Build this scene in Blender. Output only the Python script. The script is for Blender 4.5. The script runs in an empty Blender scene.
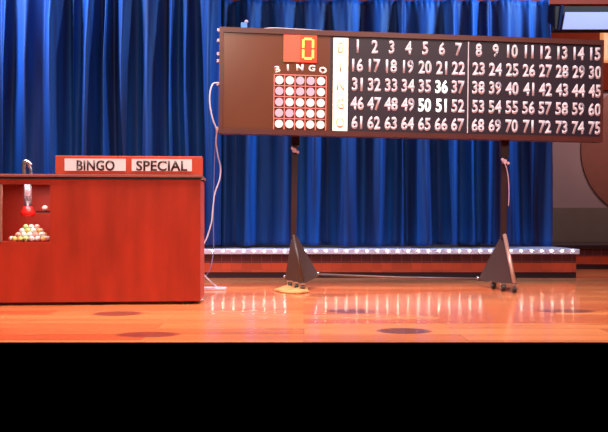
import bpy, bmesh, math, random
from mathutils import Vector, Matrix
random.seed(7)
sc = bpy.context.scene
C = sc.collection
F = 728.0; CH = 0.615; PX = 304.0; PY = 222.0

def pt(px, py, Y):
    return Vector(((px-PX)*Y/F, Y, CH-(py-PY)*Y/F))
def floor_pt(px, py, z=0.0):
    Y = (CH-z)*F/(py-PY)
    return Vector(((px-PX)*Y/F, Y, z))
def lin(c):
    return tuple((v/255/12.92 if v/255 <= .04045 else ((v/255+.055)/1.055)**2.4) for v in c)

# ---------------------------------------------------------------- materials
def mat(name, rgb, rough=.5, metal=0., emit=0., noise=0., nscale=8., spec=.5, trans=0., coat=0., stretch=(1,1,1), ecol=None, sheen=0.):
    m = bpy.data.materials.new(name); m.use_nodes = True
    nt = m.node_tree; b = nt.nodes['Principled BSDF']
    c = lin(rgb)
    b.inputs['Base Color'].default_value = (*c, 1)
    b.inputs['Roughness'].default_value = rough
    b.inputs['Metallic'].default_value = metal
    b.inputs['Specular IOR Level'].default_value = spec
    b.inputs['Transmission Weight'].default_value = trans
    b.inputs['Coat Weight'].default_value = coat
    b.inputs['Coat Roughness'].default_value = .15
    b.inputs['Sheen Weight'].default_value = sheen
    if emit:
        b.inputs['Emission Color'].default_value = (*(lin(ecol) if ecol else c), 1)
        b.inputs['Emission Strength'].default_value = emit
    if noise:
        tc = nt.nodes.new('ShaderNodeTexCoord'); mp = nt.nodes.new('ShaderNodeMapping')
        mp.inputs['Scale'].default_value = stretch
        n = nt.nodes.new('ShaderNodeTexNoise'); n.inputs['Scale'].default_value = nscale; n.inputs['Detail'].default_value = 4
        r = nt.nodes.new('ShaderNodeMapRange'); r.inputs[1].default_value = .3; r.inputs[2].default_value = .7
        r.inputs[3].default_value = 1-noise; r.inputs[4].default_value = 1+noise
        mx = nt.nodes.new('ShaderNodeVectorMath'); mx.operation = 'SCALE'
        mx.inputs[0].default_value = c
        nt.links.new(tc.outputs['Object'], mp.inputs[0]); nt.links.new(mp.outputs[0], n.inputs['Vector'])
        nt.links.new(n.outputs[0], r.inputs[0]); nt.links.new(r.outputs[0], mx.inputs['Scale'])
        nt.links.new(mx.outputs[0], b.inputs['Base Color'])
    return m

M = {}
M['desk'] = mat('desk_laminate', (160, 47, 29), .42, noise=.20, nscale=3.2, stretch=(2.2, 2, .5), spec=.35)
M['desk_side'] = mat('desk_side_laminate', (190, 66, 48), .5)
M['desk_top'] = mat('desk_top_laminate', (150, 84, 84), .4)
M['desk_inner'] = mat('desk_inner_panel', (196, 52, 32), .5)
M['sign'] = mat('sign_orange', (190, 66, 42), .5)
M['white_panel'] = mat('white_panel', (238, 222, 236), .45, noise=.03, nscale=20)
M['black_ink'] = mat('dark_lettering', (52, 24, 34), .5)
M['frame'] = mat('board_frame', (80, 38, 36), .38, noise=.08, nscale=5)
M['face'] = mat('board_face', (98, 54, 38), .27, noise=.04, nscale=2)
M['numface'] = mat('number_field', (32, 18, 38), .5, noise=.06, nscale=60)
M['number'] = mat('number_white', (206, 190, 208), .5, emit=.12)
M['number_lit'] = mat('number_lit', (235, 250, 255), .5, emit=.75)
M['white_strip'] = mat('white_strip', (255, 246, 236), .4, emit=.25)
M['faded'] = mat('faded_lettering', (226, 208, 176), .5)
M['pink_line'] = mat('pink_line', (214, 120, 118), .5)
M['dot_white'] = mat('dot_white', (232, 220, 226), .5, emit=.12)
M['dot_lilac'] = mat('dot_lilac', (190, 164, 192), .5, emit=.1)
M['led_bg'] = mat('display_red', (230, 84, 64), .4, emit=.35)
M['led_bg2'] = mat('display_red_lit', (238, 60, 30), .4, emit=.55)
M['led'] = mat('display_yellow', (255, 215, 90), .4, emit=1.0)
M['pole'] = mat('pole_paint', (54, 31, 31), .4, metal=.2)
M['plate'] = mat('plate_paint', (70, 42, 29), .45, noise=.06, nscale=6)
M['edge'] = mat('edge_metal', (176, 130, 118), .35, metal=.4)
M['bar'] = mat('bar_metal', (112, 84, 80), .4, metal=.3)
M['rubber'] = mat('black_rubber', (30, 20, 24), .5)
M['chrome'] = mat('steel', (210, 196, 200), .25, metal=.9)
M['knob'] = mat('pink_knob', (190, 150, 168), .5)
M['cloth'] = mat('tan_cloth', (206, 138, 84), .9, noise=.2, nscale=30)
M['cable'] = mat('white_cable', (196, 180, 200), .5)
M['cable_thin'] = mat('lilac_cable', (112, 96, 140), .5)
M['cable_dark'] = mat('dark_cable', (60, 40, 60), .5)
M['strip_w'] = mat('power_strip_plastic', (226, 190, 210), .5)
M['nosing'] = mat('step_nosing', (206, 196, 222), .3, metal=.25)
M['bulb'] = mat('bulb', (255, 236, 226), .3, emit=30)
M['clear'] = mat('clear_acrylic', (255, 255, 255), .03, trans=1.0)
M['clear'].node_tree.nodes['Principled BSDF'].inputs['IOR'].default_value = 1.1
M['tube'] = mat('frosted_tube', (244, 214, 220), .12, trans=.93)
M['funnel'] = mat('red_funnel', (226, 26, 22), .3)
M['beam'] = mat('beam_wood', (122, 36, 20), .8, spec=.1, noise=.1, nscale=4)
M['wall_low'] = mat('wall_lower', (104, 80, 74), .6, noise=.04)
M['wall_mid'] = mat('wall_mauve', (142, 108, 112), .7, noise=.04, nscale=2)
M['wall_up'] = mat('wall_redbrown', (92, 28, 14), .9, noise=.08, spec=.05)
M['disc'] = mat('brown_disc', (122, 62, 50), .55, noise=.06)
M['housing'] = mat('housing_dark', (48, 34, 28), .8, spec=.1)
M['housing_end'] = mat('housing_end', (12, 12, 40), .8, spec=.1)
M['lamp_face'] = mat('lamp_face', (120, 100, 140), .5, emit=.42, ecol=(176, 184, 240))
M['amber'] = mat('amber_glow', (240, 160, 104), .5, emit=.7)
M['clipblue'] = mat('clip_blue', (70, 130, 220), .35)

def tiled(name, rgb, mortar, rough=.3, w=.11, h=.09):
    m = mat(name, rgb, rough); nt = m.node_tree; b = nt.nodes['Principled BSDF']
    tc = nt.nodes.new('ShaderNodeTexCoord'); sp = nt.nodes.new('ShaderNodeSeparateXYZ'); cb = nt.nodes.new('ShaderNodeCombineXYZ')
    nt.links.new(tc.outputs['Object'], sp.inputs[0]); nt.links.new(sp.outputs[0], cb.inputs[0]); nt.links.new(sp.outputs[2], cb.inputs[1])
    br = nt.nodes.new('ShaderNodeTexBrick'); br.offset = 0
    br.inputs['Scale'].default_value = 1; br.inputs['Brick Width'].default_value = w; br.inputs['Row Height'].default_value = h
    br.inputs['Mortar Size'].default_value = .003
    c = lin(rgb)
    br.inputs['Color1'].default_value = (*c, 1); br.inputs['Color2'].default_value = (*[v*.72 for v in c], 1)
    br.inputs['Mortar'].default_value = (*lin(mortar), 1)
    nt.links.new(cb.outputs[0], br.inputs[0]); nt.links.new(br.outputs[0], b.inputs['Base Color'])
    return m
M['riser_dark'] = tiled('riser_dark_tile', (82, 34, 40), (120, 70, 80))
M['riser_red'] = tiled('riser_red_tile', (190, 72, 46), (150, 70, 60))
M['riser_base'] = mat('riser_base', (44, 22, 30), .35)

def curtain_mat():
    m = bpy.data.materials.new('blue_satin'); m.use_nodes = True
    nt = m.node_tree; b = nt.nodes['Principled BSDF']
    b.inputs['Roughness'].default_value = .6
    b.inputs['Specular IOR Level'].default_value = .2
    b.inputs['Sheen Weight'].default_value = .08
    b.inputs['Sheen Tint'].default_value = (*lin((90, 150, 255)), 1)
    tc = nt.nodes.new('ShaderNodeTexCoord'); mp = nt.nodes.new('ShaderNodeMapping'); mp.inputs['Scale'].default_value = (9, 9, .35)
    n = nt.nodes.new('ShaderNodeTexNoise'); n.inputs['Scale'].default_value = 1; n.inputs['Detail'].default_value = 5
    cr = nt.nodes.new('ShaderNodeValToRGB')
    cr.color_ramp.elements[0].position = .3; cr.color_ramp.elements[0].color = (*lin((18, 18, 58)), 1)
    cr.color_ramp.elements[1].position = .72; cr.color_ramp.elements[1].color = (*lin((8, 66, 140)), 1)
    nt.links.new(tc.outputs['Object'], mp.inputs[0]); nt.links.new(mp.outputs[0], n.inputs['Vector'])
    nt.links.new(n.outputs[0], cr.inputs[0]); nt.links.new(cr.outputs[0], b.inputs['Base Color'])
    return m
M['curtain'] = curtain_mat()

def floor_mat():
    m = bpy.data.materials.new('stage_floor_wood'); m.use_nodes = True
    nt = m.node_tree; N = nt.nodes; L = nt.links; b = N['Principled BSDF']
    geo = N.new('ShaderNodeTexCoord')
    br = N.new('ShaderNodeTexBrick'); br.inputs['Scale'].default_value = 1
    br.inputs['Brick Width'].default_value = 1.7; br.inputs['Row Height'].default_value = .21
    br.inputs['Mortar Size'].default_value = .002; br.inputs['Mortar Smooth'].default_value = .5
    br.inputs['Color1'].default_value = (*lin((230, 142, 90)), 1); br.inputs['Color2'].default_value = (*lin((200, 96, 62)), 1)
    br.inputs['Mortar'].default_value = (*lin((176, 90, 64)), 1)
    L.new(geo.outputs['Object'], br.inputs[0])
    mp = N.new('ShaderNodeMapping'); mp.inputs['Scale'].default_value = (.5, 6, 1)
    n = N.new('ShaderNodeTexNoise'); n.inputs['Scale'].default_value = 1.4; n.inputs['Detail'].default_value = 6
    L.new(geo.outputs['Object'], mp.inputs[0]); L.new(mp.outputs[0], n.inputs['Vector'])
    mr = N.new('ShaderNodeMapRange'); mr.inputs[1].default_value = .3; mr.inputs[2].default_value = .7; mr.inputs[3].default_value = .82; mr.inputs[4].default_value = 1.15
    L.new(n.outputs[0], mr.inputs[0])
    sc_ = N.new('ShaderNodeVectorMath'); sc_.operation = 'SCALE'
    L.new(br.outputs[0], sc_.inputs[0]); L.new(mr.outputs[0], sc_.inputs['Scale'])
    cur = sc_.outputs[0]
    # dark round patches mixed into the floor colour
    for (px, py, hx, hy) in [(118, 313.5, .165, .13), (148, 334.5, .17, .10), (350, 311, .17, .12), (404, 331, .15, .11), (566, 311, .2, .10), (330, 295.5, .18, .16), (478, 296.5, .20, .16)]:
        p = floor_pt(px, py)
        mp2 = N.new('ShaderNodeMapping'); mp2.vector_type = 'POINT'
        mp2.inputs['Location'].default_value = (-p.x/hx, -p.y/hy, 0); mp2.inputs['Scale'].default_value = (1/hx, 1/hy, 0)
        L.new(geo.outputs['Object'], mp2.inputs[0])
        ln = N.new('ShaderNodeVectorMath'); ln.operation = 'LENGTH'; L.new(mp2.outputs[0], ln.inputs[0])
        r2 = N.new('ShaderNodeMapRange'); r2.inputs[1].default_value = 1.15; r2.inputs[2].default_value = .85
        r2.inputs[3].default_value = 0; r2.inputs[4].default_value = .85 if py > 300 else .35  # fainter pair: shadows beside the castors, painted into the colour
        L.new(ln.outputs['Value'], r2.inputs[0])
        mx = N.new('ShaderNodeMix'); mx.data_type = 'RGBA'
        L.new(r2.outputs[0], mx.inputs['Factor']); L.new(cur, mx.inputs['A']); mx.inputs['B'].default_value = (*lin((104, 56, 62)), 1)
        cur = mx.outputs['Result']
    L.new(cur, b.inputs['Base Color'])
    n2 = N.new('ShaderNodeTexNoise'); n2.inputs['Scale'].default_value = 2.5
    L.new(geo.outputs['Object'], n2.inputs['Vector'])
    r3 = N.new('ShaderNodeMapRange'); r3.inputs[3].default_value = .135; r3.inputs[4].default_value = .165
    L.new(n2.outputs[0], r3.inputs[0]); L.new(r3.outputs[0], b.inputs['Roughness'])
    b.inputs['Specular IOR Level'].default_value = .5
    b.inputs['Coat Weight'].default_value = .2; b.inputs['Coat Roughness'].default_value = .13
    return m
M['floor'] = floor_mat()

# ---------------------------------------------------------------- mesh helpers
def link(name, bm, m, parent=None, mtx=None, smooth=False, bevel=0):
    bmesh.ops.recalc_face_normals(bm, faces=bm.faces)
    me = bpy.data.meshes.new(name); bm.to_mesh(me); bm.free()
    me.materials.append(M[m])
    if smooth:
        for p in me.polygons: p.use_smooth = True
    o = bpy.data.objects.new(name, me); C.objects.link(o)
    if parent: o.parent = parent
    if mtx is not None: o.matrix_local = mtx
    if bevel:
        bv = o.modifiers.new('bevel', 'BEVEL'); bv.width = bevel; bv.segments = 2; bv.limit_method = 'ANGLE'
    return o
def box(bm, x0, x1, y0, y1, z0, z1):
    vs = [bm.verts.new((x, y, z)) for x in (x0, x1) for y in (y0, y1) for z in (z0, z1)]
    for f in ((0, 1, 3, 2), (4, 6, 7, 5), (0, 4, 5, 1), (2, 3, 7, 6), (0, 2, 6, 4), (1, 5, 7, 3)):
        bm.faces.new([vs[i] for i in f])
def bx(*a):
    bm = bmesh.new(); box(bm, *a); return bm
def tube(bm, pts, r, seg=10, cap=True):
    pts = [Vector(p) for p in pts]; rings = []
    rr = r if isinstance(r, (list, tuple)) else [r]*len(pts)
    up = None
    for i, p in enumerate(pts):
        d = (pts[min(i+1, len(pts)-1)]-pts[max(i-1, 0)]).normalized()
        if up is None:
            up = Vector((0, 1, 0)) if abs(d.y) < .8 else Vector((1, 0, 0))
        a = d.cross(up).normalized(); bb = a.cross(d).normalized(); up = bb
        rings.append([bm.verts.new(p+(a*math.cos(t)+bb*math.sin(t))*rr[i]) for t in [2*math.pi*k/seg for k in range(seg)]])
    for i in range(len(rings)-1):
        for k in range(seg):
            bm.faces.new([rings[i][k], rings[i][(k+1) % seg], rings[i+1][(k+1) % seg], rings[i+1][k]])
    if cap:
        bm.faces.new(rings[0]); bm.faces.new(rings[-1])
def spline(pts, n=8):
    pts = [Vector(p) for p in pts]; out = []
    for i in range(len(pts)-1):
        p0 = pts[max(i-1, 0)]; p1 = pts[i]; p2 = pts[i+1]; p3 = pts[min(i+2, len(pts)-1)]
        for k in range(n):
            t = k/n
            out.append(.5*((2*p1)+(-p0+p2)*t+(2*p0-5*p1+4*p2-p3)*t*t+(-p0+3*p1-3*p2+p3)*t**3))
    out.append(pts[-1]); return out
def prism(bm, pts, off):
    a = [bm.verts.new(p) for p in pts]; b = [bm.verts.new(Vector(p)+off) for p in pts]
    bm.faces.new(a); bm.faces.new(b[::-1])
    for i in range(len(a)):
        j = (i+1) % len(a); bm.faces.new([a[i], a[j], b[j], b[i]])
def disc(bm, c, r, th, axis='y', seg=24):
    """disc from y=c.y to y=c.y-th"""
    ps = []
    for k in range(seg):
        t = 2*math.pi*k/seg
        if axis == 'y': ps.append(Vector((c[0]+r*math.cos(t), c[1], c[2]+r*math.sin(t))))
        else: ps.append(Vector((c[0], c[1]+r*math.cos(t), c[2]+r*math.sin(t))))
    prism(bm, ps, Vector((0, -th, 0)) if axis == 'y' else Vector((th, 0, 0)))
def empty(name, loc, label, cat, group=None, rz=0):
    o = bpy.data.objects.new(name, None); o.empty_display_size = .1; C.objects.link(o)
    o.location = loc; o.rotation_euler = (0, 0, rz); tag(o, label, cat, group); return o
def tag(o, label, cat, group=None):
    o['label'] = label; o['category'] = cat
    if group: o['group'] = group
    return o
def struct(o): o['kind'] = 'structure'; return o

def text_mesh(s, h, wscale, bold, th=.003):
    """flat lettering, centred, facing -Y, cap height h"""
    cu = bpy.data.curves.new('lettering', 'FONT'); cu.body = s; cu.size = 1; cu.space_character = 1+bold*1.6
    cu.offset = bold; cu.extrude = 0; cu.resolution_u = 4
    cu.align_x = 'CENTER'; cu.align_y = 'CENTER'
    o = bpy.data.objects.new('lettering', cu); C.objects.link(o)
    dg = bpy.context.evaluated_depsgraph_get(); dg.update()
    me = bpy.data.meshes.new_from_object(o.evaluated_get(dg))
    bpy.data.objects.remove(o); bpy.data.curves.remove(cu)
    xs = [v.co.x for v in me.vertices]; ys = [v.co.y for v in me.vertices]
    cx = (min(xs)+max(xs))/2; cy = (min(ys)+max(ys))/2; k = h/(max(ys)-min(ys))
    bm = bmesh.new(); bm.from_mesh(me); bpy.data.meshes.remove(me)
    for v in bm.verts: v.co = Vector(((v.co.x-cx)*k*wscale, 0, (v.co.y-cy)*k))
    r = bmesh.ops.extrude_face_region(bm, geom=list(bm.faces))
    for g in r['geom']:
        if isinstance(g, bmesh.types.BMVert): g.co.y -= th
    return bm

# ---------------------------------------------------------------- setting
YF = CH*F/120
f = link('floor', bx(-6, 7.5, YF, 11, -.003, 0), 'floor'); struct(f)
w = link('wall_back', bx(-6, 7.5, 11, 11.1, .83, 2.6), 'wall_mid'); struct(w)
w = link('wall_back', bx(-6, 7.5, 10.97, 11.1, 0, .83), 'wall_low'); struct(w)
w = link('wall_back', bx(-6, 7.5, 10.95, 11.1, 2.6, 4.6), 'wall_up'); struct(w)
# rail beam above the curtains
bmz = CH+(PY-4)*8.5/F
o = link('trim_1', bx(-5.5, 6.5, 8.50, 8.62, bmz, bmz+.45), 'beam'); struct(o)

o = link('wall_panel', bmesh.new(), 'disc')
bm = bmesh.new(); disc(bm, pt(650, 150, 10.999), 1.05, .02, seg=64)
bm.to_mesh(o.data); bm.free()
tag(o, 'round reddish brown disc on the mauve back wall, right of the bingo board', 'wall panel')
o.data.materials.clear(); o.data.materials.append(M['disc'])

# lit box top right
YL = 7.95
a = pt(553, 6, YL); b_ = pt(690, 29, YL)
L0 = empty('light_box', (a.x+.7, YL+.2, b_.z), 'pale lavender lit box with dark housing at the top right above the bingo board', 'light box')
def rel(e, bm):
    bmesh.ops.translate(bm, verts=bm.verts, vec=-Vector(e.location)); return bm
link('housing', rel(L0, bx(a.x+.03, b_.x, YL+.01, YL+.16, b_.z, a.z)), 'housing', L0)
bm = bmesh.new()
e0 = pt(561, 30, YL); e1 = pt(564, 5, YL); 
prism(bm, [Vector((e0.x, YL, e0.z)), Vector((e1.x, YL, e1.z)), Vector((e1.x-.10, YL+.12, e1.z+.03)), Vector((e0.x-.08, YL+.12, e0.z+.12))], Vector((-.03, 0, 0)))
link('end_cap', rel(L0, bm), 'housing_end', L0)
for x in (3.62, 4.0):
    bm = bmesh.new(); box(bm, x, x+.03, YL+.16, YL+.19, a.z-.2, bmz+.06); box(bm, x, x+.03, YL+.16, 8.5, bmz+.03, bmz+.06)
    link('bracket', rel(L0, bm), 'housing', L0)
p0 = pt(562, 29.5, YL); p1 = pt(565, 12.5, YL)
bm = bmesh.new(); prism(bm, [Vector((p0.x, YL, p0.z)), Vector((p1.x, YL, p1.z)), Vector((b_.x, YL, p1.z)), Vector((b_.x, YL, p0.z))], Vector((0, -.015, 0)))
link('diffuser', rel(L0, bm), 'lamp_face', L0)
p0 = pt(601.5, 62, 8.9); p1 = pt(622, 31, 8.9)
sx = (p0.x+p1.x)/2
S0 = empty('wall_lamp', (sx, 8.95, p0.z), 'glowing amber lamp at the right edge just behind the board corner', 'lamp')
link('lamp_shade', rel(S0, bx(p0.x, p1.x, 8.85, 8.97, p0.z, p1.z)), 'amber', S0, bevel=.02)
link('bracket', rel(S0, bx(sx-.03, sx+.03, 8.97, 10.95, p0.z+.1, p0.z+.18)), 'housing', S0)

# ---------------------------------------------------------------- stage step (riser) with lights
def step(x0, x1, y, yb, label, bulbs):
    e = empty('stage_step', ((x0+x1)/2, y, 0), label, 'step')
    h = .318
    link('base_strip', rel(e, bx(x0, x1, y, yb, 0, .064)), 'riser_base', e)
    link('red_band', rel(e, bx(x0, x1, y-.004, yb, .064, .166)), 'riser_red', e)
    link('tile_band', rel(e, bx(x0, x1, y, yb, .166, .262)), 'riser_dark', e)
    link('nosing', rel(e, bx(x0, x1+.03, y-.03, yb, .262, h)), 'nosing' if bulbs else 'riser_base', e, bevel=.006)
    if bulbs:
        bm = bmesh.new(); bmesh.ops.create_icosphere(bm, subdivisions=2, radius=.0075)
        first = None; x = x1-.05
        xs = []
        while x > x0+.05 and len(xs) < 60: xs.append(x); x -= .1125
        for x in xs:
            loc = Vector((x-(x0+x1)/2, -.038, .301))
            if first is None: first = link('light_bulb', bm, 'bulb', e, smooth=True); o = first
            else: o = first.copy(); C.objects.link(o); o.parent = e
            o.location = loc
    return e
xr = (576-PX)*8/F
step(-3.7, xr, 8.0, 8.75, 'low stage step under the blue curtains with a pale nosing dotted with small lights', True)
step(2.3, 7, 9.5, 10.9, 'dark low step with red band farther back, right of the lit curtain step', False)

# ---------------------------------------------------------------- curtains
def curtain(name, x0, x1, y, zb, zt, label, seed, amp, header, PW):
    rnd = random.Random(seed)
    edges = [x0]
    while edges[-1] < x1: edges.append(edges[-1]+rnd.choice(PW) * rnd.uniform(.85, 1.15))
    A = [rnd.uniform(.45, 1.0)*amp for _ in edges]; D = [rnd.uniform(-.05, .05) for _ in edges]
    PH = [rnd.uniform(0, 6.28) for _ in edges]; SK = [rnd.uniform(-.3, .3) for _ in edges]
    nx = int((x1-x0)/.011); nz = 44
    bm = bmesh.new(); grid = []
    for j in range(nz+1):
        t = j/nz; z = zt+(zb-zt)*t; row = []
        # moving pleat edges down the cloth
        E_ = [e + D[i]*math.sin(t*2.6+PH[i])*min(1, t*2) for i, e in enumerate(edges)]
        k = 0
        for i in range(nx+1):
            x = x0+(x1-x0)*i/nx
            while k < len(E_)-2 and x > E_[k+1]: k += 1
            wdt = E_[k+1]-E_[k]; u = min(max((x-E_[k])/wdt, 0), 1)
            g = .35+.65*min(1, t*3.0)
            a = min(.24, 2.5*A[k]*g*min(1, wdt/.2)*(1+.25*math.sin(3*t+PH[k])))
            uu = u+SK[k]*math.sin(math.pi*u)*.35
            prof = (1-math.cos(2*math.pi*uu))/2
            yy = y - a*prof**.8 + .012*math.sin(x*9+3*t+seed)+.006*math.sin(x*47+2*t)*g
            if header and t < .05: yy -= .008*math.sin(x*95)*(1-t/.05)
            xx = x+.018*math.sin(2*math.pi*u)*g
            zz = z+(.010*math.sin(x*3.1+seed) if j == nz else 0)
            row.append(bm.verts.new((xx, yy, zz)))
        grid.append(row)
    for j in range(nz):
        for i in range(nx): bm.faces.new([grid[j][i], grid[j][i+1], grid[j+1][i+1], grid[j+1][i]])
    o = link(name, bm, 'curtain', smooth=True)
    so = o.modifiers.new('cloth', 'SOLIDIFY'); so.thickness = .004
    return tag(o, label, 'curtain')
zb = CH-(245.3-PY)*8.4/F
c1 = curtain('stage_curtain', -3.6, (222-PX)*8.3/F, 8.28, zb+.01, 3.5, 'blue stage curtain on the left, hanging behind the red bingo desk', 3, .11, False, [.1, .16, .2, .26, .34])
c2 = curtain('stage_curtain', (217-PX)*8.42/F, (546.5-PX)*8.42/F, 8.42, zb, bmz+.012, 'blue gathered stage curtain behind the bingo number board, ending at the mauve wall', 21, .115, True, [.14, .2, .27, .34, .42])

# ---------------------------------------------------------------- bingo board (fitted rectangle)
yaw, roll = .0843759, .01231612
BC = Vector((.99619643, 6.5, 1.83329973)); W, H = 3.4894, .9301
RB = Matrix.Rotation(yaw, 4, 'Z') @ Matrix.Rotation(roll, 4, 'Y')
BM = Matrix.Translation(BC) @ RB
BI = BM.inverted()
def uv(px, py):
    cam = Vector((0, 0, CH)); d = Vector(((px-PX)/F, 1, -(py-PY)/F))
    o = BI @ cam; dd = (BI.to_3x3() @ d); t = -o.y/dd.y
    p = o+dd*t; return p.x, p.z
bx0 = Vector((1.0, 6.7, 0))
B = empty('bingo_board', bx0, 'large dark bingo number board on a wheeled two-post stand in front of the blue curtains', 'bingo board')
LB = Matrix.Translation(-bx0) @ BM
def bpart(name, bm, m, x=0, z=0, **k): return link(name, bm, m, k.pop('parent', B), (LB if k.pop('top', True) else Matrix.Identity(4)) @ Matrix.Translation((x, 0, z)), **k)
hw, hh = W/2, H/2; fw = .045
bm = bmesh.new()
box(bm, -hw, hw, 0, .11, -hh, -hh+fw); box(bm, -hw, hw, 0, .11, hh-fw, hh)
box(bm, -hw, -hw+fw*.75, 0, .11, -hh+fw, hh-fw); box(bm, hw-fw*.55, hw, 0, .11, -hh+fw, hh-fw)
bpart('frame', bm, 'frame')
xs_, _ = uv(330, 85)
bpart('call_panel', bx(-hw+fw*.75, xs_, .012, .10, -hh+fw, hh-fw), 'face')
xe = hw-fw*.55
bpart('number_panel', bx(xs_, xe, .012, .10, -hh+fw, hh-fw), 'numface')
# white letter strip
x0, z0 = uv(332.5, 131.5); x1, z1 = uv(348.5, 38)
st = bpart('letter_strip', bx(x0, x1, .004, .014, z0, z1), 'white_strip')
for i, ch in enumerate('BINGO'):
    lx = (x0+x1)/2; lz = z1-(z1-z0)*(i+.5)/5
    link('letter', text_mesh(ch, .095, .75, .01), 'faded', st, Matrix.Translation((lx, .004, lz)))
# numbers
x1c, _ = uv(357.5, 85); x7c, _ = uv(458.5, 87); x8c, _ = uv(478.8, 88); x15c, _ = uv(595.5, 90)
_, zt_ = uv(357.5, 46.7); _, zb_ = uv(357.5, 123.6)
_, zt2 = uv(595.5, 53.0); _, zb2 = uv(595.5, 126.8)
zt_ = (zt_+zt2)/2; zb_ = (zb_+zb2)/2
for n in range(1, 76):
    r, c = divmod(n-1, 15)
    x = x1c+(x7c-x1c)*c/6 if c < 7 else x8c+(x15c-x8c)*(c-7)/7
    z = zt_+(zb_-zt_)*r/4
    bpart('number', text_mesh(str(n), .120, .74, .034), 'number_lit' if n in (50, 51, 36) else 'number', x, z+0).location += (LB.to_3x3() @ Vector((0, .012, 0)))
xl, _ = uv(468.3, 88)
bpart('divider_line', bx(xl-.004, xl+.004, .008, .012, -hh+fw+.01, hh-fw-.01), 'number')
# five by five pattern grid
gx = [uv(x, 100)[0] for x in (279.2, 289.6, 299.9, 310.8, 320.9)]
gz = [uv(300, y)[1] for y in (80.5, 91.4, 102.3, 113.3, 124.2)]
dx = (gx[-1]-gx[0])/4; dz = (gz[0]-gz[-1])/4
gx = [gx[0]+dx*i for i in range(5)]; gz = [gz[0]-dz*i for i in range(5)]
bm = bmesh.new()
for i in range(6):
    x = gx[0]-dx/2+dx*i; box(bm, x-.004, x+.004, .006, .012, gz[-1]-dz/2, gz[0]+dz/2)
for i in range(5):
    z = gz[0]+dz/2-dz*i; box(bm, gx[0]-dx/2, gx[-1]+dx/2, .005, .011, z-.004, z+.004)
bpart('pattern_grid', bm, 'pink_line')
for j in range(5):
    for i in range(5):
        bm = bmesh.new(); disc(bm, (0, .012, 0), .036, .010)
        bpart('grid_dot', bm, 'dot_lilac' if (i, j) in ((2, 0), (0, 1), (2, 1), (3, 0), (0, 2), (0, 3), (1, 3), (3, 1)) else 'dot_white', gx[i], gz[j])
for ch, px, py, rt in (('B', 277.5, 69, -.14), ('I', 288, 67.5, -.05), ('N', 300, 67.3, 0), ('G', 312, 68, .08), ('O', 323, 70, .2)):
    x, z = uv(px, py)
    o = bpart('letter', text_mesh(ch, .058, 1.15, .045), 'dot_white', x, z)
    o.matrix_local = LB @ Matrix.Translation((x, .012, z)) @ Matrix.Rotation(rt, 4, 'Y')
# display
x0, z0 = uv(283.5, 61.5); x1, z1 = uv(317, 35.5); xm, _ = uv(300, 48)
dp = bpart('digit_display', bx(x0, xm, .003, .013, z0, z1), 'led_bg')
bpart('digit_display', bx(xm, x1, .003, .013, z0, z1), 'led_bg2')
cx = (xm+x1)/2-.003; cz = (z0+z1)/2; dw = .043; dh = .086; t_ = .019
bm = bmesh.new()
for (a0, a1, c0, c1) in ((-dw+t_*.5, dw-t_*.5, dh-t_/2, dh+t_/2), (-dw+t_*.5, dw-t_*.5, -dh-t_/2, -dh+t_/2),
                         (-dw-t_/2, -dw+t_/2, .008, dh-.004), (-dw-t_/2, -dw+t_/2, -dh+.004, -.008), (dw-t_/2, dw+t_/2, .008, dh-.004), (dw-t_/2, dw+t_/2, -dh+.004, -.008)):
    box(bm, cx+a0, cx+a1, -.002, .004, cz+c0, cz+c1)
bpart('display_digit', bm, 'led')
# connectors on the left side and a clip on top
for py in (29, 39.5, 53, 60, 83, 128):
    x, z = uv(219, py)
    bpart('connector', bx(-hw-.022, -hw, .03, .07, z-.012, z+.014), 'cable')
x, _ = uv(244, 25)
bpart('clip', bx(x-.028, x+.028, .04, .1, hh, hh+.055), 'clipblue')
bm = bmesh.new(); bmesh.ops.create_icosphere(bm, subdivisions=2, radius=.018); bmesh.ops.translate(bm, verts=bm.verts, vec=(x+.02, .07, hh+.07))
bpart('knob', bm, 'knob', smooth=True)
bm = bmesh.new(); tube(bm, spline([(uv(262, 25)[0], .05, hh+.006), (uv(275, 25)[0], .05, hh+.018), (uv(300, 26)[0], .05, hh+.014), (uv(335, 28)[0], .05, hh+.006)]), .005, 8)
bpart('wire', bm, 'cable', smooth=True)

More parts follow.
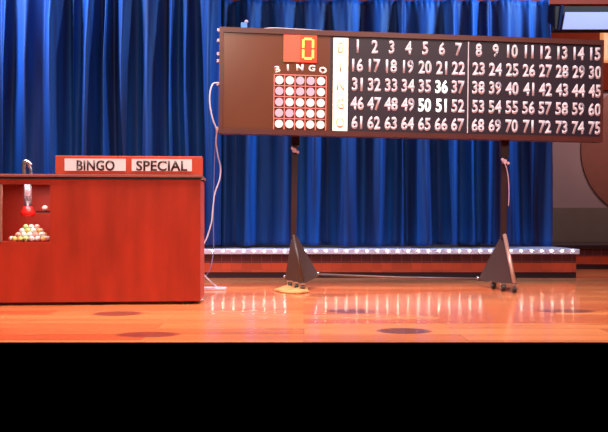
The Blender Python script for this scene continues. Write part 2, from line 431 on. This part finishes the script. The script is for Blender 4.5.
# poles, gussets, castors
def loc(v): return Vector(v)-bx0
def sub(name, bm, m, parent=B, **k):
    bmesh.ops.translate(bm, verts=bm.verts, vec=-bx0)
    return link(name, bm, m, parent, **k)
def castor(px, py, Y):
    c = floor_pt(px, py); c = Vector((c.x, c.y, 0))
    bm = bmesh.new()
    box(bm, c.x-.026, c.x-.019, c.y-.012, c.y+.02, .022, .066); box(bm, c.x+.019, c.x+.026, c.y-.012, c.y+.02, .022, .066)
    box(bm, c.x-.028, c.x+.028, c.y-.02, c.y+.024, .06, .076)
    fk = sub('castor', bm, 'chrome')
    bm = bmesh.new(); disc(bm, (c.x-.017, c.y, .0305), .030, .034, 'x', 24)
    wl = sub('wheel', bm, 'rubber', fk, bevel=.006)
    bm = bmesh.new(); disc(bm, (c.x-.0185, c.y, .0305), .012, .037, 'x', 16)
    sub('hub', bm, 'chrome', fk)
def stand(apex, ridge, cl, cr, bar_side, pxtop, tubepx):
    apex, ridge, cl, cr = map(Vector, (apex, ridge, cl, cr))
    for nm, far in (('gusset_plate', cl), ('gusset_plate', cr)):
        if far is None: continue
        n = (far-ridge).cross(apex-ridge).normalized()*.014
        bm = bmesh.new()
        top2 = apex+(far-ridge)*.10
        prism(bm, [ridge, far, top2, apex], n)
        sub(nm, bm, 'plate')
    bm = bmesh.new(); tube(bm, [ridge+Vector((0, -.004, -.004)), apex+Vector((0, -.004, .01))], bar_side, 8); sub('corner_post', bm, 'edge' if bar_side > .015 else 'plate', smooth=True)
    # low bolts at the far corners
    for far in (cl, cr):
        bm = bmesh.new(); bmesh.ops.create_icosphere(bm, subdivisions=2, radius=.016)
        bmesh.ops.translate(bm, verts=bm.verts, vec=far+Vector((0, -.014, .03))); sub('bolt', bm, 'chrome', smooth=True)
# left stand
apL = pt(293.5, 236, 6.58); rL = pt(303, 283.5, 6.45); lL = pt(284.8, 279.5, 6.92); rrL = pt(318, 276.5, 6.86)
stand(apL, rL, lL, rrL, .012, 0, 0)
for p in ((290, 288.5), (296.5, 290), (302.5, 291.8)): castor(p[0], p[1], 0)
# right stand
apR = pt(504.5, 236, 6.66); rR = pt(514.5, 283, 6.32); lR = pt(477.5, 281, 6.92); rrR = pt(512.8, 279.5, 6.84)
stand(apR, rR, lR, rrR, .019, 0, 0)
for p in ((493.5, 289), (503, 291.5), (514.2, 293)): castor(p[0], p[1], 0)
for (bpx, apx, ap, kpy) in ((296, 293.5, apL, 150), (504.8, 503.2, apR, 161)):
    Yp = ap.y+.02
    top = pt(bpx, 100, Yp+.02); mid = pt(bpx-.5, kpy+12, Yp); lo = pt(apx, 239, Yp)
    mid2 = pt(bpx-.5, kpy-4, Yp)
    bm = bmesh.new(); s = .036
    prism(bm, [Vector((top.x-s, top.y-.025, top.z)), Vector((top.x+s, top.y-.025, top.z)), Vector((mid2.x+s, mid2.y-.025, mid2.z)), Vector((mid2.x-s, mid2.y-.025, mid2.z))], Vector((0, .06, 0)))
    sub('sleeve', bm, 'pole')
    bm = bmesh.new(); s = .024
    prism(bm, [Vector((mid2.x-s, mid2.y-.02, mid2.z+.2)), Vector((mid2.x+s, mid2.y-.02, mid2.z+.2)), Vector((lo.x+s, lo.y-.02, lo.z)), Vector((lo.x-s, lo.y-.02, lo.z))], Vector((0, .045, 0)))
    sub('pole', bm, 'pole')
    # cross plate behind the board
    bm = bmesh.new(); box(bm, top.x-.12, top.x+.12, top.y-.03, top.y-.004, 1.45, 1.51); sub('mount_plate', bm, 'pole')
    k = pt(bpx-1.5, kpy+1, Yp)
    bm = bmesh.new(); disc(bm, (k.x, k.y-.028, k.z), .02, .03, 'y', 16)
    disc(bm, (k.x+.03, k.y-.03, k.z-.015), .013, .03, 'y', 12)
    disc(bm, (k.x-.02, k.y-.03, k.z+.02), .012, .03, 'y', 12)
    sub('clamp_knob', bm, 'knob', smooth=False)
    if kpy == 161:
        bm = bmesh.new(); tube(bm, spline([pt(503, 160, Yp-.06), pt(506.5, 168, Yp-.06), pt(508.5, 180, Yp-.06), pt(509, 195, Yp-.06), pt(508.5, 206, Yp-.06)]), .004, 8)
        sub('cord', bm, 'knob', smooth=True)
# cross bar joining the stands
bm = bmesh.new(); tube(bm, [rrL+Vector((0, 0, .02)), (rrL+lR)/2+Vector((0, 0, .012)), lR+Vector((0, 0, .02))], .011, 10)
sub('cross_bar', bm, 'bar', smooth=True)

# tan cloth under left castors
def pad():
    bm = bmesh.new(); rnd = random.Random(5); c = floor_pt(295, 290.5)
    n = 28; rings = []
    prof = [(1.0, .002), (.97, .016), (.8, .026), (.5, .024), (.2, .02), (0.01, .021)]
    ph = [rnd.uniform(0, 6.28) for _ in range(4)]
    for s, z in prof:
        ring = []
        for k in range(n):
            t = 2*math.pi*k/n; rr = 1+.10*math.sin(2*t+ph[0])+.08*math.sin(3*t+ph[1])+.05*math.sin(7*t+ph[2])
            ring.append(bm.verts.new((.165*s*rr*math.cos(t), .26*s*rr*math.sin(t), z*(1+.3*math.sin(4*t+ph[3])) if s > .1 else z)))
        rings.append(ring)
    for i in range(len(rings)-1):
        for k in range(n): bm.faces.new([rings[i][k], rings[i][(k+1) % n], rings[i+1][(k+1) % n], rings[i+1][k]])
    bm.faces.new(rings[0]); bm.faces.new(rings[-1])
    o = link('floor_cloth', bm, 'cloth', smooth=True); o.location = (c.x-.02, c.y-.03, 0)
    tag(o, 'crumpled tan cloth on the stage floor under the left castors of the board', 'cloth')
pad()

# ---------------------------------------------------------------- bingo desk
fr = floor_pt(200.3, 304.3)
DW, DD, DH, GAP = 2.1, .45, .967, .024
D = empty('bingo_desk', fr, 'glossy red-orange bingo desk with a clear ball window at its left end', 'desk', rz=math.radians(4))
DM = D.matrix_basis.copy() if False else Matrix.Translation(fr) @ Matrix.Rotation(math.radians(4), 4, 'Z')
DI = DM.inverted()
def duv(px, py, yl=0.):
    cam = DI @ Vector((0, 0, CH)); d = DI.to_3x3() @ Vector(((px-PX)/F, 1, -(py-PY)/F)); t = (yl-cam.y)/d.y
    return cam.x+d.x*t, cam.z+d.z*t
wx0, wz0 = duv(1.5, 242); wx1, wz1 = duv(50, 184.5)
def dpart(name, bm, m, parent=None, **k): return link(name, bm, m, parent or D, **k)
bm = bmesh.new(); T = .02
box(bm, -DW, wx0, 0, T, GAP, DH-.025); box(bm, wx1, 0, 0, T, GAP, DH-.025)
box(bm, wx0, wx1, 0, T, GAP, wz0); box(bm, wx0, wx1, 0, T, wz1, DH-.025)
dpart('front_panel', bm, 'desk')
dpart('side_panel', bx(-T, 0, T, DD, GAP, DH-.025), 'desk_side')
dpart('side_panel', bx(-DW, -DW+T, T, DD, GAP, DH-.025), 'desk')
dpart('back_panel', bx(-DW+T, -T, DD-T, DD, GAP, DH-.025), 'desk_inner')
dpart('shelf', bx(-DW+T, wx1+.06, T, DD-T, wz0-.02, wz0), 'desk_inner')
dpart('partition', bx(wx1+.04, wx1+.06, T, DD-T, wz0, DH-.025), 'desk')
dpart('top', bx(-DW-.01, .014, -.014, DD+.01, DH-.02, DH), 'desk_top', bevel=.003)
dpart('shadow_strip', bx(-DW, .004, -.004, DD, DH-.036, DH-.02), 'rubber')  # dark strip standing in for the shadow line under the top
dpart('window_pane', bx(wx0, wx1, .006, .010, wz0, wz1), 'clear')
dpart('window_trim', bx(wx0-.012, wx0+.004, -.006, .004, wz0, wz1), 'edge')
for x, y in ((-.10, .04), (-.10, DD-.05), (-DW+.1, .04), (-DW+.1, DD-.05), (-DW*.5, DD-.05)):
    dpart('foot', bx(x-.025, x+.025, y-.02, y+.02, 0, GAP), 'rubber')
# small corner hinge
dpart('corner_clip', bx(-.002, .028, .0, .02, DH-.034, DH-.012), 'chrome', bevel=.003)
# sign box
sx0, _ = duv(55.5, 165); sx1, _ = duv(202.5, 165); SH = .137
sg = dpart('sign_box', bx(sx0, sx1, -.008, .06, DH, DH+SH), 'sign', bevel=.004)
def panel(p0, p1, txt, t0, t1, y0, y1):
    a, _ = duv(p0, 165); b, _ = duv(p1, 165)
    pn = dpart('sign_panel', bx(a, b, -.013, -.006, DH+.026, DH+SH-.022), 'white_panel', sg)
    bm = text_mesh(txt, .078, 1, .028, .002)
    xs = [v.co.x for v in bm.verts]; ww = max(xs)-min(xs); tw = duv(t1, 165)[0]-duv(t0, 165)[0]
    for v in bm.verts: v.co.x *= tw/ww
    link('lettering', bm, 'black_ink', pn if False else sg, Matrix.Translation(((duv(t0, 165)[0]+duv(t1, 165)[0])/2, -.0125, DH+.066)))
panel(65, 126, 'BINGO', 77, 115, 0, 0); panel(132, 192, 'SPECIAL', 136.5, 187.5, 0, 0)
# ball tube rising through the top
TX, _ = duv(28, 200, .16); TY = .16
def lathe(bm, prof, cx, cy, seg=20):
    rings = [[bm.verts.new((cx+r*math.cos(2*math.pi*k/seg), cy+r*math.sin(2*math.pi*k/seg), z)) for k in range(seg)] for r, z in prof]
    for i in range(len(rings)-1):
        for k in range(seg): bm.faces.new([rings[i][k], rings[i][(k+1) % seg], rings[i+1][(k+1) % seg], rings[i+1][k]])
zf1 = wz1-.17; 
bm = bmesh.new(); lathe(bm, [(.028, zf1), (.028, DH-.02)], TX, TY)
tb = dpart('ball_tube', bm, 'tube', smooth=True); tb.modifiers.new('wall', 'SOLIDIFY').thickness = .003
tb['label'] = 'clear ball tube'
bm = bmesh.new(); lathe(bm, [(.03, zf1+.01), (.036, zf1-.005), (.05, zf1-.03), (.052, zf1-.055), (.045, zf1-.065)], TX, TY)
fn = dpart('funnel', bm, 'funnel', smooth=True); fn.modifiers.new('wall', 'SOLIDIFY').thickness = .003
fn['label'] = 'bright red funnel'
# curved spout on top
gx0, gz0 = duv(25, 172, TY); 
q = lambda px, py: (lambda r: Vector((r[0], TY, r[1])))(duv(px, py, TY))
bm = bmesh.new()
base = q(24.5, 175); base.z = DH-.002
tube(bm, spline([base, q(23.8, 167), q(24.5, 162), q(28, 162), q(31, 165.5)], 5), [.016]*21, 12)
sp_ = dpart('spout', bm, 'chrome', smooth=True)
bm = bmesh.new(); e = q(31, 175); e.z = DH-.002; tube(bm, spline([e, q(30.8, 169), q(28.5, 165)], 5), .011, 10)
dpart('spout_stay', bm, 'chrome', smooth=True)
lm = dpart('window_lamp', bx(TX-.08, TX+.15, .022, .032, wz1+.016, wz1+.03), 'dot_white')
pl = bpy.data.lights.new('window_lamp_light', 'AREA'); pl.shape = 'RECTANGLE'; pl.size = .3; pl.size_y = .1; pl.energy = 3; pl.color = (1, .93, .9)
po = bpy.data.objects.new('window_lamp_light', pl); C.objects.link(po); po.parent = D; po.location = (TX+.06, .085, wz1+.012)
# inner shelf ledge with one ball
lx, lz = duv(44, 211, .14)
dpart('ledge', bx(lx-.05, wx1+.04, .1, .2, lz-.012, lz), 'rubber')
# balls
R = .0205
cols = {'white': (250, 244, 244), 'pink': (246, 176, 166), 'yellow': (240, 214, 130), 'green': (196, 220, 150), 'orange': (240, 176, 110)}
for k, c in cols.items(): M['ball_'+k] = mat('ball_'+k, c, .3, coat=.3)
bm = bmesh.new(); bmesh.ops.create_icosphere(bm, subdivisions=3, radius=R)
proto = link('bingo_ball', bm, 'ball_white', smooth=True)
protos = {'white': proto.data}
for k in ('pink', 'yellow', 'green', 'orange'):
    me = proto.data.copy(); me.materials.clear(); me.materials.append(M['ball_'+k]); protos[k] = me
used = False
def ball(x, y, z, k, label=None, group=None):
    global used
    if not used: o = proto; used = True
    else: o = proto.copy(); C.objects.link(o)
    o.data = protos[k]
    o.location = DM @ Vector((x, y, z))
    tag(o, label or '%s bingo ball in the pile behind the desk window' % k, 'ball', group or 'bingo balls in the desk window')
spx = 2*R+.001
floor_z = wz0+R+.0005
NAMES = ['bottom layer', 'second layer', 'third layer', 'very top']
rb = random.Random(11); xb, _ = duv(14.5, 238, .05); s2 = 2*R+.0012
pal = ['white', 'pink', 'white', 'yellow', 'white', 'pink', 'green', 'orange', 'white', 'pink']
for lev in range(4):
    nx_, ny_ = (6, 4) if lev == 0 else (6-lev, 4-lev)
    for jy in range(ny_):
        for ix in range(nx_):
            k = rb.choice(pal)
            if lev == 0 and jy == 0: k = ['yellow', 'yellow', 'green', 'white', 'white', 'orange'][ix]
            where = ('front row' if jy == 0 else 'rear rows')+' of the '+NAMES[lev] if lev < 3 else 'very top'
            ball(xb+(ix+lev/2)*s2, .045+(jy+lev/2)*s2, floor_z+lev*R*1.43, k, '%s bingo ball, %s of the pile in the desk window' % (k, where))
# singled-out balls
x, _ = duv(11, 238, .05); ball(xb-s2*.93, .045+s2*1.4, floor_z, 'white', 'white bingo ball lying apart at the left end of the pile behind the desk window')
ball(lx+.005, .15, lz+R+.0005, 'pink', 'single pale pink bingo ball on the dark ledge right of the red funnel')

# ---------------------------------------------------------------- cables and power strip
bm = bmesh.new()
tube(bm, spline([pt(219, 83, 6.31), pt(213, 84, 6.29), pt(210, 93, 6.28), pt(210, 106, 6.28), pt(213, 120, 6.29), pt(216.5, 130, 6.32), pt(216, 142, 6.4), pt(218, 156, 6.45),
                 pt(220.5, 168, 6.5), pt(219.5, 180, 6.5), pt(215, 193, 6.5), pt(213, 208, 6.5), pt(211.5, 222, 6.5), pt(207.5, 236, 6.48), pt(203, 246, 6.46), pt(199, 256, 6.44), pt(200, 268, 6.46), pt(205, 276, 6.5), pt(212, 283, 6.52), pt(216.5, 286.1, 6.6)], 6), .0068, 8)
tag(link('power_cable', bm, 'cable', smooth=True), 'white cable looping from the left end of the board down behind the red desk', 'cable')
bm = bmesh.new()
tube(bm, spline([pt(216.8, 131, 6.48), pt(215, 150, 6.62), pt(214, 180, 6.65), pt(213.3, 215, 6.65), pt(213.6, 240, 6.68), pt(213, 256, 6.68), pt(209.5, 270, 6.65), pt(203, 280, 6.7), pt(201.5, 284, 6.78), Vector(((199-PX)*6.82/F, 6.82, .005))], 6), .0045, 8)
tag(link('power_cable', bm, 'cable_thin', smooth=True), 'thin lilac cable hanging straight down beside the white cable, right of the desk', 'cable')
c = floor_pt(212, 289.8)
P = empty('power_strip', (c.x, c.y, 0), 'flat pale pink power strip on the floor beside the desk', 'power strip')
link('casing', bx(-.10, .125, -.07, .07, 0, .022), 'strip_w', P, bevel=.005)
for i in range(3): link('socket', bx(-.07+i*.06, -.03+i*.06, -.02, .02, .022, .0245), 'cable', P)

# ---------------------------------------------------------------- camera, world, lights
cam = bpy.data.cameras.new('camera'); co = bpy.data.objects.new('camera', cam); C.objects.link(co)
co.location = (0, 0, CH); co.rotation_euler = (math.pi/2, 0, 0)
cam.sensor_width = 36; cam.lens = 36*F/608; cam.shift_y = (PY-216)/608
cam.clip_end = 100; sc.camera = co
wd = bpy.data.worlds.new('world'); sc.world = wd; wd.use_nodes = True
wd.node_tree.nodes['Background'].inputs[0].default_value = (0, 0, 0, 1)
wd.node_tree.nodes['Background'].inputs[1].default_value = 0
def area(name, loc_, tgt, sx, sy, e, col, spread=180):
    l = bpy.data.lights.new(name, 'AREA'); l.shape = 'RECTANGLE'; l.size = sx; l.size_y = sy; l.energy = e; l.color = col; l.spread = math.radians(spread)
    o = bpy.data.objects.new(name, l); C.objects.link(o); o.location = loc_
    o.rotation_euler = (Vector(tgt)-Vector(loc_)).to_track_quat('-Z', 'Y').to_euler(); return o
area('stage_light_front', (-2.4, .6, 4.2), (-.6, 6.0, .6), 1.6, .6, 85, (1, .82, .70))
area('stage_light_front', (-.95, .8, 3.95), (0, 6.2, .9), .9, .5, 80, (1, .78, .62))
area('stage_light_front', (2.6, 1.0, 4.8), (.6, 6.2, .6), 2.0, .8, 110, (1, .80, .72))
area('stage_light_top', (-.2, 4.9, 4.6), (-.2, 5.5, 0), 6.5, 1.0, 270, (1, .80, .66), 100)
area('curtain_wash', (-4.2, 7.3, 3.6), (-1.2, 8.4, 2.5), .5, 1.6, 150, (.38, .66, 1), 120)
area('curtain_wash', (4.4, 7.0, 4.6), (1.0, 8.4, 2.7), .6, 1.2, 200, (.32, .66, 1), 100)
area('side_bay_fill', (5.2, 9.0, 4.3), (4.4, 11, 1.8), 1.0, .6, 75, (1, .84, .80), 150)  # added fill to brighten the back right walls, no fixture there
vs = sc.view_settings
vs.view_transform = 'Standard'; vs.look = 'None'; vs.gamma = 1; vs.use_curve_mapping = False; vs.exposure = 0
